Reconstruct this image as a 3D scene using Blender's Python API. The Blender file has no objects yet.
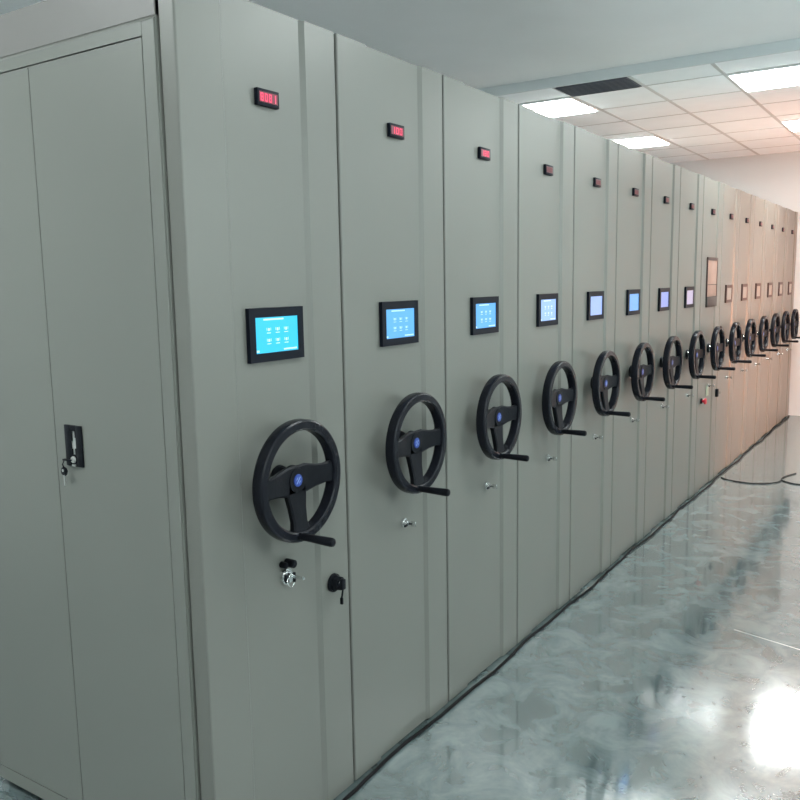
import bpy, bmesh, math, random
from mathutils import Vector, Matrix
random.seed(7)
S = bpy.context.scene
C = S.collection
W = 0.62805          # pitch of the shelving units along the row
N = 15
H = 2.40
ROWEND = W * N
WALLY = 9.47
CZ = 3.10            # tiled ceiling
CZN = 3.172          # plain ceiling nearer the camera

# ------------------------------------------------------------------ materials
def mat(name, col, rough=0.5, metal=0.0, spec=0.5, emis=None, es=1.0, coat=0.0):
    m = bpy.data.materials.new(name); m.use_nodes = True
    b = m.node_tree.nodes['Principled BSDF']
    b.inputs['Base Color'].default_value = (*col, 1)
    b.inputs['Roughness'].default_value = rough
    b.inputs['Metallic'].default_value = metal
    b.inputs['Specular IOR Level'].default_value = spec
    b.inputs['Coat Weight'].default_value = coat
    if emis:
        b.inputs['Emission Color'].default_value = (*emis, 1)
        b.inputs['Emission Strength'].default_value = es
    return m

def noisy(m, scale, amt, bump=0.0, bscale=None, stretch=(1, 1, 1)):
    nt = m.node_tree; b = nt.nodes['Principled BSDF']
    col = b.inputs['Base Color'].default_value[:3]
    tc = nt.nodes.new('ShaderNodeTexCoord'); mp = nt.nodes.new('ShaderNodeMapping')
    mp.inputs['Scale'].default_value = stretch
    nt.links.new(tc.outputs['Object'], mp.inputs['Vector'])
    n = nt.nodes.new('ShaderNodeTexNoise'); n.inputs['Scale'].default_value = scale; n.inputs['Detail'].default_value = 4
    nt.links.new(mp.outputs['Vector'], n.inputs['Vector'])
    r = nt.nodes.new('ShaderNodeValToRGB')
    r.color_ramp.elements[0].position = 0.3; r.color_ramp.elements[1].position = 0.7
    r.color_ramp.elements[0].color = (*[c * (1 - amt) for c in col], 1)
    r.color_ramp.elements[1].color = (*[min(1, c * (1 + amt)) for c in col], 1)
    nt.links.new(n.outputs['Fac'], r.inputs['Fac']); nt.links.new(r.outputs['Color'], b.inputs['Base Color'])
    if bump:
        n2 = nt.nodes.new('ShaderNodeTexNoise'); n2.inputs['Scale'].default_value = bscale or scale * 6
        nt.links.new(mp.outputs['Vector'], n2.inputs['Vector'])
        bp = nt.nodes.new('ShaderNodeBump'); bp.inputs['Strength'].default_value = bump; bp.inputs['Distance'].default_value = 0.01
        nt.links.new(n2.outputs['Fac'], bp.inputs['Height']); nt.links.new(bp.outputs['Normal'], b.inputs['Normal'])
    return m

M = {}
M['paint'] = noisy(mat('grey_paint', (0.152, 0.155, 0.139), 0.38, spec=0.5), 1.5, 0.02, 0.03, 3.0, (1, 1, 0.4))
M['body'] = noisy(mat('body_paint', (0.168, 0.174, 0.157), 0.42), 1.2, 0.02)
M['cap'] = noisy(mat('cap_paint', (0.175, 0.168, 0.160), 0.45), 1.2, 0.02)
M['seam'] = mat('seam_dark', (0.03, 0.035, 0.03), 0.8)
M['rubber'] = noisy(mat('black_rubber', (0.006, 0.006, 0.007), 0.7, spec=0.15), 20, 0.2)
M['plastic'] = noisy(mat('black_plastic', (0.008, 0.009, 0.012), 0.40, spec=0.10), 30, 0.15, 0.05, 90)
M['wheelgrip'] = noisy(mat('wheel_plastic', (0.008, 0.009, 0.013), 0.27, spec=0.16), 30, 0.15, 0.08, 120)
M['frame'] = mat('screen_frame', (0.006, 0.008, 0.014), 0.45, spec=0.1)
M['dimframe'] = mat('screen_frame_brown', (0.05, 0.022, 0.018), 0.5)
M['chrome'] = mat('chrome', (0.75, 0.76, 0.76), 0.16, 1.0)
M['silver'] = mat('satin_silver', (0.55, 0.56, 0.54), 0.35, 0.6)
M['blue'] = mat('emblem_blue', (0.018, 0.05, 0.28), 0.35)
M['emblem'] = mat('emblem_pale', (0.22, 0.32, 0.60), 0.4)
M['red'] = mat('red_button', (0.55, 0.01, 0.03), 0.35)
M['yellowgrn'] = mat('label_pale_green', (0.36, 0.42, 0.32), 0.5)
M['ledwin'] = mat('display_window', (0.05, 0.006, 0.012), 0.3, emis=(0.32, 0.01, 0.05), es=0.35)
M['led'] = mat('red_digits', (0.3, 0.01, 0.03), 0.4, emis=(1.0, 0.06, 0.16), es=0.8)
M['leddimwin'] = mat('display_window_dim', (0.06, 0.015, 0.018), 0.3)
M['leddim'] = mat('red_digits_dim', (0.12, 0.02, 0.03), 0.5, emis=(1.0, 0.10, 0.14), es=0.05)
M['tile'] = noisy(mat('ceiling_tile', (0.87, 0.91, 0.93), 0.85), 6, 0.02, 0.1, 60)
M['tbar'] = mat('ceiling_bar', (0.55, 0.56, 0.56), 0.5)
M['plaster'] = noisy(mat('plaster', (0.87, 0.88, 0.88), 0.9), 2, 0.02)
M['step'] = noisy(mat('ceiling_edge_shaded', (0.66, 0.70, 0.71), 0.8), 2, 0.02)  # upright step face made darker, its shade put into the colour
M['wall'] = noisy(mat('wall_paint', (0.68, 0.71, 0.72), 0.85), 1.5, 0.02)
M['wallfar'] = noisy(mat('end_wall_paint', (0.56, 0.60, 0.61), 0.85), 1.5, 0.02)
M['diff'] = mat('light_diffuser', (0.9, 0.9, 0.9), 0.5, emis=(0.93, 1.0, 0.99), es=32.0)
M['lframe'] = mat('light_frame', (0.8, 0.8, 0.8), 0.4)
M['vent'] = mat('vent_dark', (0.07, 0.075, 0.095), 0.5)
M['warm'] = mat('added_warm_glow', (0.8, 0.5, 0.3), 0.5, emis=(1.0, 0.42, 0.25), es=14.0)  # glow of the added warm window, out of view
M['coolfill'] = mat('added_cool_fill', (0.8, 0.85, 0.9), 0.5, emis=(0.86, 1.0, 0.98), es=2.5)  # cool fill glow of the added window, out of view
M['winframe'] = mat('added_window_frame', (0.7, 0.7, 0.68), 0.4)
M['poster'] = None
M['leaddark'] = mat('panel_dark', (0.025, 0.02, 0.018), 0.5)
M['panelbody'] = noisy(mat('panel_body', (0.33, 0.20, 0.155), 0.4), 8, 0.15)
M['palestrip'] = mat('pale_floor_strip', (0.85, 0.86, 0.86), 0.25, 0.3)

# floor: glossy marbled grey epoxy
def floor_mat():
    m = mat('marbled_epoxy', (0.4, 0.45, 0.45), 0.05, spec=0.9)
    nt = m.node_tree; b = nt.nodes['Principled BSDF']
    b.inputs['IOR'].default_value = 2.35
    tc = nt.nodes.new('ShaderNodeTexCoord')
    n1 = nt.nodes.new('ShaderNodeTexNoise'); n1.inputs['Scale'].default_value = 1.5; n1.inputs['Detail'].default_value = 9
    n1.inputs['Roughness'].default_value = 0.6; n1.inputs['Distortion'].default_value = 0.5
    n2 = nt.nodes.new('ShaderNodeTexNoise'); n2.inputs['Scale'].default_value = 5.5; n2.inputs['Detail'].default_value = 8
    n2.inputs['Distortion'].default_value = 0.6; n2.inputs['Roughness'].default_value = 0.65
    nt.links.new(tc.outputs['Object'], n1.inputs['Vector']); nt.links.new(tc.outputs['Object'], n2.inputs['Vector'])
    r1 = nt.nodes.new('ShaderNodeValToRGB'); cr = r1.color_ramp
    cr.elements[0].position = 0.34; cr.elements[0].color = (0.078, 0.112, 0.116, 1)
    cr.elements[1].position = 0.66; cr.elements[1].color = (0.165, 0.21, 0.213, 1)
    r2 = nt.nodes.new('ShaderNodeValToRGB'); cr = r2.color_ramp
    cr.elements[0].position = 0.38; cr.elements[0].color = (0.065, 0.097, 0.10, 1)
    cr.elements[1].position = 0.62; cr.elements[1].color = (0.25, 0.30, 0.302, 1)
    nt.links.new(n1.outputs['Fac'], r1.inputs['Fac']); nt.links.new(n2.outputs['Fac'], r2.inputs['Fac'])
    mx = nt.nodes.new('ShaderNodeMix'); mx.data_type = 'RGBA'; mx.inputs[0].default_value = 0.5
    nt.links.new(r1.outputs['Color'], mx.inputs[6]); nt.links.new(r2.outputs['Color'], mx.inputs[7])
    nt.links.new(mx.outputs[2], b.inputs['Base Color'])
    r3 = nt.nodes.new('ShaderNodeMapRange'); r3.inputs[1].default_value = 0.4; r3.inputs[2].default_value = 0.7
    r3.inputs[3].default_value = 0.07; r3.inputs[4].default_value = 0.15
    nt.links.new(n1.outputs['Fac'], r3.inputs[0]); nt.links.new(r3.outputs[0], b.inputs['Roughness'])
    n3 = nt.nodes.new('ShaderNodeTexNoise'); n3.inputs['Scale'].default_value = 3.0; n3.inputs['Detail'].default_value = 2
    nt.links.new(tc.outputs['Object'], n3.inputs['Vector'])
    bp = nt.nodes.new('ShaderNodeBump'); bp.inputs['Strength'].default_value = 0.05; bp.inputs['Distance'].default_value = 0.02
    nt.links.new(n3.outputs['Fac'], bp.inputs['Height']); nt.links.new(bp.outputs['Normal'], b.inputs['Normal'])
    return m
M['floor'] = floor_mat()

# ------------------------------------------------------------------ mesh helpers
class MB:
    def __init__(s): s.bm = bmesh.new(); s.mi = 0
    def _new(s, old):
        for f in s.bm.faces:
            if f not in old: f.material_index = s.mi
    def box(s, x0, x1, y0, y1, z0, z1, bev=0.0):
        t = bmesh.new()
        bmesh.ops.create_cube(t, size=1)
        for v in t.verts:
            v.co = Vector(((x0 + x1) / 2 + v.co.x * (x1 - x0), (y0 + y1) / 2 + v.co.y * (y1 - y0), (z0 + z1) / 2 + v.co.z * (z1 - z0)))
        if bev: bmesh.ops.bevel(t, geom=t.edges[:], offset=bev, segments=2, affect='EDGES', profile=0.5)
        s.merge(t)
    def merge(s, t):
        for f in t.faces: f.material_index = s.mi
        me = bpy.data.meshes.new('t'); t.to_mesh(me); t.free()
        s.bm.from_mesh(me); bpy.data.meshes.remove(me)
    def cyl(s, p0, p1, r0, r1=None, seg=24, bev=0.0):
        p0 = Vector(p0); p1 = Vector(p1); r1 = r0 if r1 is None else r1
        t = bmesh.new(); d = p1 - p0
        bmesh.ops.create_cone(t, cap_ends=True, segments=seg, radius1=r0, radius2=r1, depth=d.length)
        if bev:
            es = [e for e in t.edges if any(len(f.verts) > 4 for f in e.link_faces)]
            bmesh.ops.bevel(t, geom=es, offset=bev, segments=2, affect='EDGES')
        q = d.to_track_quat('Z', 'Y').to_matrix().to_4x4()
        t.transform(Matrix.Translation((p0 + p1) / 2) @ q)
        s.merge(t)
    def lathe(s, c, prof, seg=64, closed=True):
        # axis +X through c; prof = list of (x, r)
        t = bmesh.new(); rings = []
        for i in range(seg):
            a = 2 * math.pi * i / seg
            rings.append([t.verts.new((c[0] + x, c[1] + r * math.cos(a), c[2] + r * math.sin(a))) for x, r in prof])
        n = len(prof)
        for i in range(seg):
            A = rings[i]; B = rings[(i + 1) % seg]
            for j in range(n if closed else n - 1):
                t.faces.new((A[j], A[(j + 1) % n], B[(j + 1) % n], B[j]))
        bmesh.ops.recalc_face_normals(t, faces=t.faces[:])
        s.merge(t)
    def tube(s, pts, r, seg=8):
        t = bmesh.new(); rings = []; pts = [Vector(p) for p in pts]
        for i, p in enumerate(pts):
            d = (pts[min(i + 1, len(pts) - 1)] - pts[max(i - 1, 0)]).normalized()
            up = Vector((0, 0, 1)) if abs(d.z) < 0.9 else Vector((1, 0, 0))
            a = d.cross(up).normalized(); b = a.cross(d)
            rings.append([t.verts.new(p + (a * math.cos(2 * math.pi * k / seg) + b * math.sin(2 * math.pi * k / seg)) * r) for k in range(seg)])
        for i in range(len(pts) - 1):
            for k in range(seg):
                t.faces.new((rings[i][k], rings[i][(k + 1) % seg], rings[i + 1][(k + 1) % seg], rings[i + 1][k]))
        t.faces.new(rings[0][::-1]); t.faces.new(rings[-1])
        bmesh.ops.recalc_face_normals(t, faces=t.faces[:])
        s.merge(t)
    def prism(s, poly, axis, a0, a1, bev=0.0):
        # poly in the two other axes; axis 'z': (x,y); 'x': (y,z)
        t = bmesh.new()
        def P(u, v, a): return (u, v, a) if axis == 'z' else ((a, u, v) if axis == 'x' else (u, a, v))
        A = [t.verts.new(P(u, v, a0)) for u, v in poly]; B = [t.verts.new(P(u, v, a1)) for u, v in poly]
        n = len(poly)
        t.faces.new(A); t.faces.new(B[::-1])
        for i in range(n): t.faces.new((A[i], A[(i + 1) % n], B[(i + 1) % n], B[i]))
        bmesh.ops.recalc_face_normals(t, faces=t.faces[:])
        if bev: bmesh.ops.bevel(t, geom=t.edges[:], offset=bev, segments=2, affect='EDGES')
        s.merge(t)
    def build(s, name, mats, parent=None, smooth=True, loc=None):
        if not isinstance(mats, (list, tuple)): mats = [mats]
        me = bpy.data.meshes.new(name); s.bm.to_mesh(me); s.bm.free()
        for m in mats: me.materials.append(m)
        if smooth:
            for p in me.polygons: p.use_smooth = True
            try: me.set_sharp_from_angle(angle=math.radians(32))
            except Exception: pass
        o = bpy.data.objects.new(name, me); C.objects.link(o)
        if parent: o.parent = parent
        if loc: o.location = loc
        return o

def thing(name, label, cat, loc=(0, 0, 0), group=None):
    o = bpy.data.objects.new(name, None); C.objects.link(o); o.location = loc
    o.empty_display_size = 0.1
    o['label'] = label; o['category'] = cat
    if group: o['group'] = group
    return o
def tag(o, label, cat, group=None):
    o['label'] = label; o['category'] = cat
    if group: o['group'] = group
    return o
def struct(o): o['kind'] = 'structure'; return o

# ------------------------------------------------------------------ shelving unit parts (local frame: Y 0..W, front at X=0)
ZC, YC = 1.118, 0.316
def hood_mesh():
    g = 0.0045; y0, y1 = g, W - g; dp = 0.009; r = 0.005
    a0, a1 = 0.247 * W, 0.247 * W + 0.010
    b0, b1 = 0.745 * W, 0.745 * W + 0.017
    poly = [(-0.052, y0), (-r, y0), (-r * 0.3, y0 + r * 0.3), (0, y0 + r), (0, a0), (-dp, a1), (-dp, b0), (0, b1),
            (0, y1 - r), (-r * 0.3, y1 - r * 0.3), (-r, y1), (-0.052, y1)]
    m = MB(); m.prism(poly, 'z', 0.012, H)
    return m
def body_mesh(first=False):
    g = 0.006; m = MB()
    x0 = -1.060
    m.box(x0, -0.060, 0.0 if first else g, W - g, 0.05, H - 0.02, 0.002)
    m.mi = 1
    m.box(x0 + 0.02, -0.052 + 0.001, 0.03, W - 0.03, 0.004, 0.05)          # dark running gear below
    m.box(-0.0605, -0.0515, 0.03, W - 0.03, 0.06, H - 0.05)            # packer between body and hood
    return m

FY0, FY1, FZ0, FZ1 = 0.210, 0.434, 1.455, 1.603
def screen(parent, scr_mat, icon_mat, fr_mat, on=True):
    m = MB()
    X0, X1 = -0.009, 0.004
    iy0, iy1, iz0, iz1 = 0.234, 0.411, 1.479, 1.577
    m.box(X0, X1, FY0, iy0, FZ0, FZ1); m.box(X0, X1, iy1, FY1, FZ0, FZ1)
    m.box(X0, X1, iy0, iy1, iz1, FZ1); m.box(X0, X1, iy0, iy1, FZ0, iz0)
    m.box(X0, -0.004, iy0, iy1, iz0, iz1)
    f = m.build('touchscreen', fr_mat, parent, smooth=False)
    d = MB(); d.box(-0.004, 0.001, iy0, iy1, iz0, iz1)
    if icon_mat:
        d.mi = 1
        t = 0.0013
        d.box(0.0008, t, iy0 + 0.035, iy1 - 0.06, iz1 - 0.0085, iz1 - 0.004)      # title bar
        for r_ in range(2):
            for c_ in range(3):
                cy = iy0 + 0.055 + c_ * 0.036; cz = iz0 + 0.064 - r_ * 0.030
                d.box(0.0008, t, cy - 0.0035, cy + 0.0035, cz - 0.004, cz + 0.004)
                d.box(0.0008, t, cy - 0.008, cy + 0.008, cz - 0.0105, cz - 0.0085)
                d.box(0.0008, t, cy - 0.0085, cy - 0.0070, cz - 0.003, cz + 0.005)
                d.box(0.0008, t, cy + 0.0070, cy + 0.0085, cz - 0.003, cz + 0.005)
        d.box(0.0008, t, iy1 - 0.062, iy1 - 0.006, iz0 + 0.004, iz0 + 0.0085)
        d.box(0.0008, t, iy0 + 0.004, iy0 + 0.014, iz0 + 0.003, iz0 + 0.009)
    d.build('screen_glass', [scr_mat, icon_mat or scr_mat], f, smooth=False)
    return f

SEG = {'0': 'abcdef', '1': 'bc', '4': 'bcfg', '8': 'abcdefg', '-': 'g', ' ': ''}
def number_display(parent, text, winm, ledm):
    y0, y1, z0, z1 = 0.277, 0.363, 2.140, 2.184
    m = MB(); m.box(-0.009, 0.004, y0, y1, z0, z1, 0.0015)
    f = m.build('number_display', M['frame'], parent)
    w = MB(); w.box(0.0035, 0.0045, y0 + 0.007, y1 - 0.007, z0 + 0.009, z1 - 0.008); w.build('display_window', winm, f, smooth=False)
    d = MB(); n = len(text); cw = (y1 - y0 - 0.020) / n; hh = 0.021; zb = z0 + 0.0115; t = 0.0032
    for i, ch in enumerate(text):
        a = y0 + 0.011 + i * cw; wd = cw * 0.68
        P = {'a': (a, a + wd, zb + hh - t, zb + hh), 'd': (a, a + wd, zb, zb + t), 'g': (a, a + wd, zb + hh / 2 - t / 2, zb + hh / 2 + t / 2),
             'f': (a, a + t, zb + hh / 2, zb + hh), 'e': (a, a + t, zb, zb + hh / 2), 'b': (a + wd - t, a + wd, zb + hh / 2, zb + hh), 'c': (a + wd - t, a + wd, zb, zb + hh / 2)}
        for s_ in SEG[ch]: d.box(0.0043, 0.0052, *P[s_])
    d.build('digits', ledm, f, smooth=False)
    return f

def handwheel(parent):
    c = (0, YC, ZC)
    m = MB()
    # rim: broad flat-sided ring
    prof = [(0.048, 0.148), (0.048, 0.168), (0.052, 0.1725), (0.058, 0.1742), (0.078, 0.1742), (0.083, 0.1725), (0.086, 0.168), (0.0865, 0.150), (0.083, 0.1450), (0.078, 0.1430), (0.054, 0.1435)]
    m.lathe(c, prof, 72)
    rim = m.build('handwheel', M['wheelgrip'], parent)
    s = MB()
    # three broad spokes in a T (left, right, down), a little dished towards the hub
    for a in (0, 180, 270):
        ca, sa = math.cos(math.radians(a)), math.sin(math.radians(a))
        t = bmesh.new(); rs = [0.0, 0.035, 0.08, 0.12, 0.150]; wd = [0.042, 0.043, 0.033, 0.029, 0.036]; xf = [0.062, 0.062, 0.067, 0.073, 0.077]
        rings = []
        for r, w_, x in zip(rs, wd, xf):
            q = []
            for (dx, dw) in ((-0.022, -w_ * 0.85), (-0.004, -w_), (0, -w_ * 0.85), (0, w_ * 0.85), (-0.004, w_), (-0.022, w_ * 0.85)):
                q.append(t.verts.new((x + dx, c[1] + r * ca - dw * sa, c[2] + r * sa + dw * ca)))
            rings.append(q)
        for i in range(4):
            for k in range(6):
                t.faces.new((rings[i][k], rings[i][(k + 1) % 6], rings[i + 1][(k + 1) % 6], rings[i + 1][k]))
        t.faces.new(rings[0]); t.faces.new(rings[-1][::-1])
        bmesh.ops.recalc_face_normals(t, faces=t.faces[:])
        s.merge(t)
    s.cyl((0.036, c[1], c[2]), (0.0645, c[1], c[2]), 0.042, 0.037, 32, 0.003)
    s.build('spokes', M['plastic'], rim)
    h = MB(); h.cyl((0.062, c[1], c[2]), (0.0665, c[1], c[2]), 0.0185, 0.0175, 32, 0.001)
    h.mi = 1
    h.prism([(c[1] - 0.010, c[2] - 0.009), (c[1] - 0.006, c[2] - 0.010), (c[1] + 0.010, c[2] + 0.009), (c[1] + 0.006, c[2] + 0.010)], 'x', 0.0662, 0.0669)
    h.prism([(c[1] - 0.010, c[2] + 0.001), (c[1] - 0.007, c[2] + 0.006), (c[1] - 0.001, c[2] + 0.0105), (c[1] - 0.004, c[2] + 0.004)], 'x', 0.0662, 0.0669)
    h.prism([(c[1] + 0.010, c[2] - 0.001), (c[1] + 0.007, c[2] - 0.006), (c[1] + 0.001, c[2] - 0.0105), (c[1] + 0.004, c[2] - 0.004)], 'x', 0.0662, 0.0669)
    h.build('hub_cap', [M['blue'], M['emblem']], rim)
    sh = MB(); sh.cyl((-0.009, c[1], c[2]), (0.040, c[1], c[2]), 0.017, 0.017, 24)
    sh.cyl((-0.009, c[1], c[2]), (0.006, c[1], c[2]), 0.038, 0.033, 32, 0.003)
    sh.mi = 1; sh.cyl((0.006, c[1], c[2]), (0.012, c[1], c[2]), 0.022, 0.020, 24, 0.0015)
    sh.build('shaft', [M['plastic'], M['chrome']], rim)
    k = MB(); hy, hz = 0.292, ZC - 0.153
    k.cyl((0.068, hy, hz), (0.092, hy, hz), 0.012, 0.010, 20)
    k.lathe((0, hy, hz), [(0.090, 0.001), (0.090, 0.009), (0.096, 0.0105), (0.130, 0.0112), (0.170, 0.0125), (0.198, 0.0130), (0.204, 0.0110), (0.207, 0.006), (0.207, 0.001)], 24, closed=False)
    k.build('crank_handle', M['plastic'], rim)
    return rim

def small_lock(parent):
    y, z = 0.331, 0.822
    m = MB(); m.cyl((-0.009, y, z), (0.004, y, z), 0.017, 0.016, 24, 0.002); m.cyl((0.004, y, z), (0.014, y, z), 0.011, 0.010, 20, 0.001)
    L = m.build('lock', M['chrome'], parent)
    k = MB(); k.box(0.010, 0.028, y - 0.0012, y + 0.0012, z - 0.004, z + 0.004)
    k.box(0.026, 0.046, y - 0.0016, y + 0.0016, z - 0.009, z + 0.010, 0.0012)
    k.mi = 1; k.box(0.010, 0.016, y - 0.022, y - 0.004, z - 0.010, z - 0.001, 0.002)
    k.build('key', [M['chrome'], M['plastic']], L)
    return L

scr_cols = {0: ((0.03, 0.60, 0.98), 0.95), 1: ((0.12, 0.44, 0.98), 0.98), 2: ((0.12, 0.43, 0.98), 0.98), 3: ((0.30, 0.50, 1.0), 1.0), 4: ((0.28, 0.44, 0.95), 0.95),
            5: ((0.10, 0.38, 0.92), 0.95), 6: ((0.20, 0.30, 0.72), 0.9), 7: ((0.46, 0.42, 0.62), 0.8)}
icon_by = {0: (0.45, 0.85, 1.0), 1: (0.32, 0.66, 1.0), 2: (0.34, 0.64, 1.0), 3: (0.5, 0.68, 1.0)}

shared = {}
labels = [
 'nearest grey shelving unit, cyan touchscreen, lockable double doors on its end',
 'grey shelving unit second from the near end, blue touchscreen with an icon grid',
 'grey shelving unit third from the near end, between the second and fourth handwheels',
 'grey shelving unit fourth from the near end, pale blue touchscreen, dim number display',
 'grey shelving unit fifth from the near end, lilac blue touchscreen, under the first ceiling light',
 'grey shelving unit sixth from the near end, deep blue touchscreen',
 'grey shelving unit seventh from the near end, dull violet blue touchscreen',
 'grey shelving unit with a pale lilac touchscreen, just before the one with the tall panel',
 'shelving unit with a tall pinkish panel, red emergency button and black lock',
 'warm lit grey shelving unit right behind the one with the tall panel',
 'warm lit grey shelving unit, second beyond the one with the tall panel',
 'warm lit grey shelving unit, third beyond the one with the tall panel',
 'warm lit grey shelving unit, fourth beyond the one with the tall panel',
 'warm lit grey shelving unit one before the last, far end of the row',
 'farthest shelving unit, the last one beside the end wall',
]
def cp(o, parent):
    c = o.copy(); C.objects.link(c); c.parent = parent
    return c
def cp_tree(o, parent):
    c = cp(o, parent)
    for ch in list(o.children): cp_tree(ch, c)
    return c

proto_parts = None
for i in range(N):
    u = thing('mobile_shelving_unit', labels[i], 'shelving unit', (0, i * W, 0), 'mobile shelving units standing in one long row')
    # body and hood
    if i == 0:
        hood = hood_mesh().build('front_panel', M['paint'], u, smooth=False)
        body_mesh(True).build('body', [M['body'], M['seam']], u, smooth=False)
        wheel = handwheel(u)
    else:
        cp(hood, u)
        if i == 1: body = body_mesh().build('body', [M['body'], M['seam']], u, smooth=False); lock = small_lock(u)
        else: cp(body, u); cp_tree(lock, u)
        cp_tree(wheel, u)
    # red number display
    if i < 3: nd = number_display(u, ('8081', '100', '180')[i], M['ledwin'], M['led'])
    elif i == 3: ndim = number_display(u, '888', M['leddimwin'], M['leddim'])
    else: cp_tree(ndim, u)
    # touchscreen
    if i < 8:
        c, s_ = scr_cols[i]
        sm = mat('screen_image', tuple(x * 0.1 for x in c), 0.25, emis=c, es=s_ * 0.86)
        im = None
        if i in icon_by: im = mat('screen_icons', (0.1, 0.1, 0.1), 0.3, emis=icon_by[i], es=1.0)
        screen(u, sm, im, M['frame'])
    elif i == 9:
        sm = mat('screen_image_pale', (0.22, 0.20, 0.175), 0.3, emis=(0.62, 0.45, 0.38), es=0.05)
        pale = screen(u, sm, None, M['dimframe'])
    elif i > 9: cp_tree(pale, u)
    if i == 8:
        # tall wall panel of the fixed unit
        p = MB(); p.box(-0.009, 0.006, 0.165, 0.470, 1.520, 1.800, 0.003)
        pn = p.build('information_panel', M['panelbody'], u)
        q = MB(); q.box(-0.009, 0.010, 0.160, 0.475, 1.795, 1.818); q.box(-0.009, 0.009, 0.158, 0.170, 1.52, 1.80); q.box(-0.009, 0.009, 0.465, 0.477, 1.52, 1.80)
        q.box(0.005, 0.0075, 0.170, 0.465, 1.608, 1.614)
        q.build('panel_frame', M['dimframe'], pn)
        q = MB(); q.box(-0.009, 0.012, 0.160, 0.475, 1.440, 1.520, 0.003)
        q.build('panel_base', M['leaddark'], pn)
        e = MB(); e.cyl((-0.001, 0.115, 0.725), (0.012, 0.115, 0.725), 0.022, 0.020, 24, 0.002)
        eb = e.build('emergency_button', M['plastic'], u)
        e = MB(); e.cyl((0.012, 0.115, 0.725), (0.026, 0.115, 0.725), 0.012, 0.012, 20); e.cyl((0.026, 0.115, 0.725), (0.042, 0.115, 0.725), 0.026, 0.022, 24, 0.004)
        e.build('button_head', M['red'], eb)
        e = MB(); e.box(-0.009, -0.004, 0.30, 0.37, 0.74, 0.83, 0.001); e.build('sticker', M['yellowgrn'], u)
        cab = MB(); cab.box(-0.002, 0.022, 0.575, 0.612, 0.700, 0.765, 0.005); cb = cab.build('cam_lock', M['plastic'], u)
        cab = MB(); cab.box(0.022, 0.040, 0.592, 0.595, 0.725, 0.745); cab.build('key', M['chrome'], cb)
    if i == 0:
        y, z = 0.331, 0.820
        # key lock of the nearest unit: two black key heads above a chrome lock
        m = MB(); m.cyl((-0.009, y - 0.002, z), (0.004, y - 0.002, z), 0.024, 0.023, 28, 0.003); m.cyl((0.004, y - 0.002, z), (0.018, y - 0.002, z), 0.014, 0.013, 24, 0.002)
        L = m.build('lock', M['chrome'], u)
        k = MB(); k.cyl((-0.009, y - 0.018, z + 0.040), (0.014, y - 0.018, z + 0.040), 0.010, 0.009, 20, 0.002)
        k.cyl((-0.009, y + 0.004, z + 0.040), (0.026, y + 0.004, z + 0.040), 0.013, 0.012, 20, 0.003)
        k.box(0.004, 0.014, y - 0.020, y - 0.009, z - 0.014, z + 0.010, 0.002)
        k.box(0.014, 0.022, y + 0.004, y + 0.011, z - 0.016, z + 0.014, 0.002)
        k.build('black_key_heads', M['plastic'], L)
        k = MB(); k.box(0.016, 0.058, y - 0.0016, y + 0.0016, z - 0.001, z + 0.009, 0.001); k.cyl((0.054, y, z + 0.004), (0.060, y, z + 0.004), 0.004)
        pts = [(0.018 + 0.004 * math.sin(a * 2), y - 0.004 + 0.018 * math.cos(a), z - 0.012 + 0.016 * math.sin(a)) for a in [2 * math.pi * j / 28 for j in range(29)]]
        k.tube(pts, 0.0009, 6)
        k.build('key', M['chrome'], L)
        # black cam lock near the right edge
        y, z = 0.540, 0.735
        m = MB(); m.cyl((-0.001, y, z), (0.012, y, z), 0.030, 0.029, 32, 0.003); m.cyl((0.012, y, z + 0.002), (0.034, y, z + 0.002), 0.024, 0.022, 8, 0.004)
        L = m.build('cam_lock', M['plastic'], u)
        m = MB(); m.box(0.030, 0.046, y - 0.010, y + 0.010, z - 0.016, z + 0.018, 0.004); m.tube([(0.040, y, z - 0.012), (0.040, y - 0.004, z - 0.030), (0.038, y - 0.006, z - 0.046)], 0.003, 8)
        m.box(0.034, 0.044, y - 0.010, y - 0.003, z - 0.062, z - 0.040, 0.002)
        m.build('key', M['plastic'], L)
        m = MB(); m.box(0.0335, 0.035, y - 0.012, y - 0.007, z + 0.004, z + 0.016); m.cyl((0.033, y - 0.008, z + 0.008), (0.036, y - 0.008, z + 0.008), 0.004); m.build('lock_face', M['chrome'], L)
        # ---------- end doors, on the short side facing the camera
        fr = MB()
        D = -0.006
        fr.box(-0.1045, -0.061, D, 0.0, 0.03, 2.300, 0.0015)
        fr.box(-1.060, -1.018, D, 0.0, 0.03, 2.300, 0.0015)
        fr.box(-1.018, -0.1045, D, 0.0, 2.268, 2.300, 0.0)
        fr.box(-1.018, -0.1045, D, 0.0, 0.03, 0.075, 0.0)
        fr.prism([(D, 2.300), (0.0, 2.300), (0.0, 2.309)], 'x', -1.06, -0.061)
        fr.build('door_frame', M['body'], u, smooth=False)
        tp = MB(); tp.box(-1.062, -0.060, -0.002, W - 0.006, 2.309, 2.42, 0.001); tp.build('top_cap', M['cap'], u, smooth=False)
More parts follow.
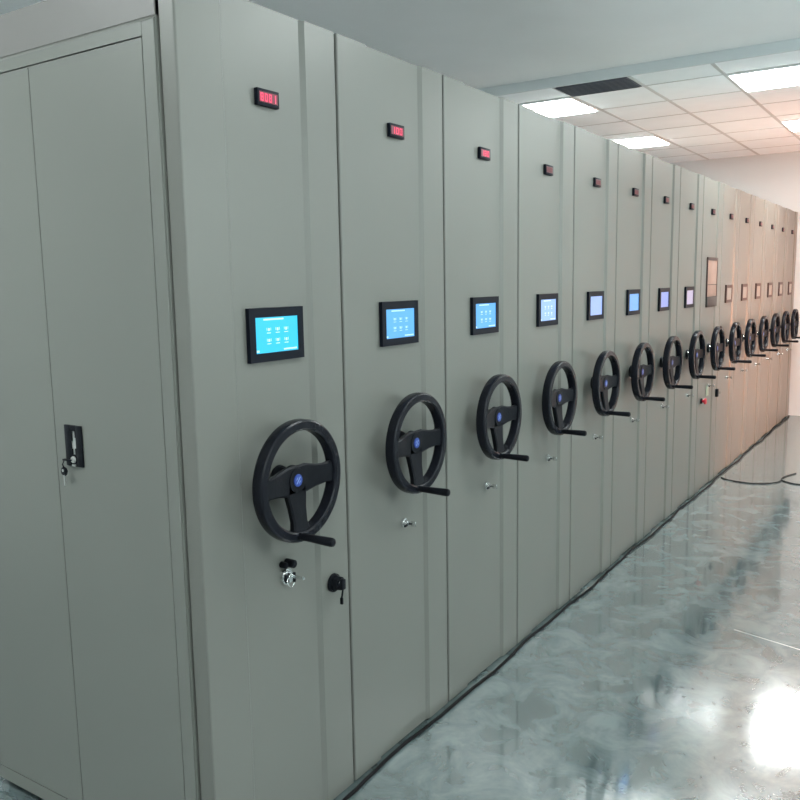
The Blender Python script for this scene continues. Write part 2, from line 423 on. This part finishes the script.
        for (xa, xb) in ((-0.5695, -0.1070), (-1.0155, -0.5725)):
            d = MB(); d.box(xa, xb, D, -0.001, 0.078, 2.2645, 0.0015)
            dr = d.build('door', M['body'], u, smooth=False)
            if xb > -0.2:
                hp = MB(); yA = D - 0.006
                x0, x1, z0, z1 = -0.520, -0.445, 1.163, 1.281
                # plate with a shaped slot
                hp.box(x0, x0 + 0.026, yA, D, z0, z1, 0.001); hp.box(x1 - 0.026, x1, yA, D, z0, z1, 0.001)
                hp.box(x0 + 0.026, x1 - 0.026, yA, D, z1 - 0.016, z1); hp.box(x0 + 0.026, x1 - 0.026, yA, D, z0, z0 + 0.034)
                hp.box(x0 + 0.024, x0 + 0.031, yA, D, z1 - 0.045, z1 - 0.01); hp.box(x0 + 0.024, x0 + 0.031, yA, D, z0 + 0.03, z0 + 0.050); hp.box(x1 - 0.031, x1 - 0.024, yA, D, z0 + 0.03, z0 + 0.052); hp.box(x1 - 0.029, x1 - 0.024, yA, D, z1 - 0.035, z1 - 0.01)
                h_ = hp.build('door_handle', M['plastic'], dr)
                hp = MB(); hp.box(x0 + 0.024, x1 - 0.024, D - 0.002, D, z0 + 0.03, z1 - 0.012); hp.build('handle_recess', M['silver'], h_)
                hp = MB(); hp.cyl((x0 + 0.037, yA - 0.006, z0 + 0.020), (x0 + 0.037, yA, z0 + 0.020), 0.009, 0.010, 20, 0.001); hp.box(x0 + 0.031, x0 + 0.044, yA - 0.004, yA, z0 + 0.001, z0 + 0.006)
                hp.build('lock_cylinder', M['silver'], h_)
                hp = MB(); hp.box(x0 + 0.004, x0 + 0.036, yA - 0.016, yA - 0.006, z0 + 0.017, z0 + 0.021, 0.001)
                hp.cyl((x0 + 0.006, yA - 0.017, z0 - 0.015), (x0 + 0.006, yA - 0.009, z0 - 0.015), 0.014, 0.014, 8, 0.003)
                hp.tube([(x0 + 0.010, yA - 0.013, z0 + 0.018), (x0 + 0.003, yA - 0.015, z0 + 0.006), (x0 + 0.006, yA - 0.014, z0 - 0.004)], 0.0018, 6)
                hp.mi = 1; hp.box(x0 + 0.0035, x0 + 0.0075, yA - 0.0145, yA - 0.0115, z0 - 0.056, z0 - 0.026); hp.cyl((x0 + 0.006, yA - 0.018, z0 - 0.012), (x0 + 0.006, yA - 0.017, z0 - 0.012), 0.004)
                hp.build('door_key', [M['plastic'], M['silver']], h_)

# ------------------------------------------------------------------ floor strip and cable
random.seed(3)
pts = []; y = -0.02; ph = 0
while y < WALLY - 0.05:
    x = 0.0200 + 0.0065 * math.sin(y * 5.1) + 0.004 * math.sin(y * 11.7 + 1) + random.uniform(-0.0015, 0.0015)
    pts.append((x, y, 0.0065)); y += 0.045
m = MB(); m.tube(pts, 0.0065, 8)
tag(m.build('edge_cable', M['rubber']), 'long black wavy cable lying on the floor along the foot of the shelving row', 'cable')
ctrl = [(0.042, 5.74), (0.10, 5.68), (0.20, 5.65), (0.29, 5.64), (0.37, 5.67), (0.43, 5.72), (0.475, 5.80), (0.49, 5.86), (0.53, 5.83), (0.60, 5.79), (0.72, 5.80), (0.86, 5.90), (1.0, 6.1)]
def catmull(P, n=6):
    out = []
    for i in range(len(P) - 1):
        p0 = P[max(i - 1, 0)]; p1 = P[i]; p2 = P[i + 1]; p3 = P[min(i + 2, len(P) - 1)]
        for k in range(n):
            t = k / n
            out.append(tuple(0.5 * ((2 * b) + (-a + c) * t + (2 * a - 5 * b + 4 * c - d) * t * t + (-a + 3 * b - 3 * c + d) * t ** 3) for a, b, c, d in zip(p0, p1, p2, p3)))
    out.append(P[-1]); return out
m = MB(); m.tube([(a, b, 0.005) for a, b in catmull(ctrl)], 0.005, 8)
m.tube([(a, b, 0.005) for a, b in catmull([(0.485, 5.87), (0.478, 5.95), (0.50, 6.06), (0.55, 6.2)])], 0.004, 6)
tag(m.build('power_cable', M['rubber']), 'thin black cable curving out across the glossy floor away from the shelving row', 'cable')

# ------------------------------------------------------------------ room
XL, XR, YB = -3.2, 3.4, -4.0
m = MB(); m.box(XL, XR, YB, WALLY, -0.1, 0.0); struct(m.build('floor', M['floor'], smooth=False))
YS = 4.66
m = MB(); m.box(XL, XR, YB, YS, CZN, CZN + 0.1); 
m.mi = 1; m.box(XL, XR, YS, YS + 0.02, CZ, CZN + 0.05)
m.mi = 0; struct(m.build('ceiling', [M['plaster'], M['step']], smooth=False))
m = MB(); m.box(XL, XR, YS + 0.02, WALLY, CZ, CZ + 0.1); struct(m.build('ceiling', M['tile'], smooth=False))
# T-bars of the tiled ceiling
PX = 0.575; PY = 0.645; Y0 = 5.045
m = MB()
xs = []
x = -0.462 - PX * 4
while x < XR: xs.append(x); x += PX
for x in xs:
    if x > XL: m.box(x - 0.013, x + 0.013, YS + 0.02, WALLY, CZ - 0.004, CZ)
k = 0
while Y0 + k * PY < WALLY: m.box(XL, XR, Y0 + k * PY - 0.007, Y0 + k * PY + 0.007, CZ - 0.003, CZ); k += 1
struct(m.build('trim_1', M['tbar'], smooth=False))
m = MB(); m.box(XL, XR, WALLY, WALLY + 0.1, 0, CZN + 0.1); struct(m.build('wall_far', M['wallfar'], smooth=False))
m = MB(); m.box(XL, XR, YB - 0.1, YB, 0, CZN + 0.1); struct(m.build('wall_near', M['wall'], smooth=False))
m = MB(); m.box(XL - 0.1, XL, YB, WALLY, 0, CZN + 0.1); struct(m.build('wall_left', M['wall'], smooth=False))
wy0, wy1, wz0, wz1 = 6.7, 8.3, 0.3, 2.1
dy0, dy1, dz0, dz1 = -1.6, 4.2, 1.5, 2.9
m = MB(); m.box(XR, XR + 0.1, YB, dy0, 0, CZN + 0.1); m.box(XR, XR + 0.1, dy1, wy0, 0, CZN + 0.1)
m.box(XR, XR + 0.1, dy0, dy1, 0, dz0); m.box(XR, XR + 0.1, dy0, dy1, dz1, CZN + 0.1)
m.box(XR, XR + 0.1, wy1, WALLY, 0, CZN + 0.1)
m.box(XR, XR + 0.1, wy0, wy1, 0, wz0); m.box(XR, XR + 0.1, wy0, wy1, wz1, CZN + 0.1); struct(m.build('wall_right', M['wall'], smooth=False))
m = MB()
for yy in (wy0, (wy0 + wy1) / 2 - 0.025, wy1 - 0.05): m.box(XR + 0.02, XR + 0.07, yy, yy + 0.05, wz0, wz1)
m.box(XR + 0.02, XR + 0.07, wy0, wy1, wz0, wz0 + 0.05); m.box(XR + 0.02, XR + 0.07, wy0, wy1, wz1 - 0.05, wz1)
wf = struct(m.build('fill_window_1', M['winframe'], smooth=False))  # unseen window added to throw warm light on the far units
m = MB(); m.box(XR + 0.072, XR + 0.078, wy0, wy1, wz0, wz1)
m.build('pane', M['warm'], wf, smooth=False)
m = MB()
for kk in range(5): yy = dy0 + kk * (dy1 - dy0 - 0.05) / 4; m.box(XR + 0.02, XR + 0.07, yy, yy + 0.05, dz0, dz1)
m.box(XR + 0.02, XR + 0.07, dy0, dy1, dz0, dz0 + 0.05); m.box(XR + 0.02, XR + 0.07, dy0, dy1, dz1 - 0.05, dz1)
wf = struct(m.build('fill_window_2', M['winframe'], smooth=False))  # unseen window added as cool fill for the units and ceiling
m = MB(); m.box(XR + 0.072, XR + 0.078, dy0, dy1, dz0, dz1)
m.build('pane', M['coolfill'], wf, smooth=False)
m = MB(); m.box(1.35, XR, 6.25, 6.37, 0, CZ); struct(m.build('wall_light_blocker', M['wall'], smooth=False))  # unseen wall added to keep the warm light off the nearer units
# thin pale strip lying across the floor
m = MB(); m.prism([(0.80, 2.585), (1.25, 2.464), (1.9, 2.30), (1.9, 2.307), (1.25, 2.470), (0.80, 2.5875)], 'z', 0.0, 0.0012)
struct(m.build('trim_2', M['palestrip'], smooth=False))

# ------------------------------------------------------------------ ceiling lights
def ceiling_light(x0, x1, y0, y1, z, label):
    t = thing('ceiling_light', label, 'ceiling light', ((x0 + x1) / 2, (y0 + y1) / 2, z), 'square white ceiling light panels')
    hx, hy = (x1 - x0) / 2, (y1 - y0) / 2; f = 0.016
    m = MB(); m.box(-hx, hx, -hy, -hy + f, -0.012, 0); m.box(-hx, hx, hy - f, hy, -0.012, 0); m.box(-hx, -hx + f, -hy + f, hy - f, -0.012, 0); m.box(hx - f, hx, -hy + f, hy - f, -0.012, 0)
    m.build('frame', M['lframe'], t, smooth=False)
    m = MB(); m.box(-hx + f, hx - f, -hy + f, hy - f, -0.020, -0.001, 0.006); m.build('diffuser', M['diff'], t, smooth=False)
    return t
g = 0.014
cC = (-0.462 - 2 * PX + g, -0.462 - PX - g); cR = (-0.462 + PX + g, -0.462 + 2 * PX - g)
cQ = (-0.462 + 4 * PX + g, -0.462 + 5 * PX - g)
ceiling_light(*cC, Y0 + g, Y0 + PY - g, CZ, 'square white ceiling light panel above the fourth shelving unit, beside the dark vent')
ceiling_light(*cC, 7.26, 7.26 + PY - 2 * g, CZ, 'square white ceiling light panel above the sixth shelving unit, behind the first panel')
ceiling_light(*cR, Y0 + g, Y0 + PY - g, CZ, 'square white ceiling light panel at upper right, over the aisle')
ceiling_light(*cR, 7.26, 7.26 + PY - 2 * g, CZ, 'small looking far ceiling light panel over the aisle near the end wall')
ceiling_light(1.20, 1.80, 1.9, 2.5, CZN, 'ceiling light panel on the plain ceiling ahead of the camera')
ceiling_light(1.20, 1.80, -1.6, -0.9, CZN, 'ceiling light panel on the plain ceiling above the camera')
ceiling_light(-1.6, -1.0, -1.9, -1.0, CZN, 'added ceiling light panel, out of view, brightening the double doors')  # fill panel added out of view to brighten the end doors
ceiling_light(*cQ, Y0 + g, Y0 + PY - g, CZ, 'ceiling light panel near the right wall')

ceiling_light(*cQ, 7.26, 7.26 + PY - 2 * g, CZ, 'added far ceiling light panel, out of view behind the added light-blocking wall')  # fill panel added out of view to whiten the far ceiling and wall
# dark air vent at the edge of the tiled ceiling
t = thing('ceiling_vent', 'dark rectangular air vent in the tiled ceiling above the nearer light panel', 'vent', (-0.75, 4.86, CZ))
m = MB(); m.box(-0.285, 0.270, -0.175, 0.175, -0.006, 0); m.build('backing', M['vent'], t, smooth=False)
m = MB()
for k in range(9): m.box(-0.275, 0.26, -0.165 + k * 0.039, -0.150 + k * 0.039, -0.012, -0.006)
m.build('slats', M['vent'], t, smooth=False)

# ------------------------------------------------------------------ world + camera
w = bpy.data.worlds.new('w'); S.world = w; w.use_nodes = True
w.node_tree.nodes['Background'].inputs[0].default_value = (0.8, 0.85, 0.9, 1); w.node_tree.nodes['Background'].inputs[1].default_value = 0.3
f_, yaw, pit, rol, cx, cy, cz = (835.204579080995, 0.5841315800319543, -0.13916254205941747, -0.017185451468130646, 1.5761502792831132, -1.4426901350878965, 1.6640716290859014)
fw = Vector((-math.sin(yaw) * math.cos(pit), math.cos(yaw) * math.cos(pit), math.sin(pit)))
r = fw.cross(Vector((0, 0, 1))).normalized(); u = r.cross(fw)
r2 = r * math.cos(rol) + u * math.sin(rol); u2 = -r * math.sin(rol) + u * math.cos(rol)
cd = bpy.data.cameras.new('camera'); cam = bpy.data.objects.new('camera', cd); C.objects.link(cam)
cd.sensor_width = 36; cd.lens = f_ / 800 * 36; cd.clip_start = 0.05
mt = Matrix((r2, u2, -fw)).transposed().to_4x4(); mt.translation = Vector((cx, cy, cz)); cam.matrix_world = mt
S.camera = cam
S.view_settings.view_transform = 'Standard'; S.view_settings.look = 'None'; S.view_settings.gamma = 1.0
S.view_settings.use_curve_mapping = False
S.view_settings.exposure = 0.39
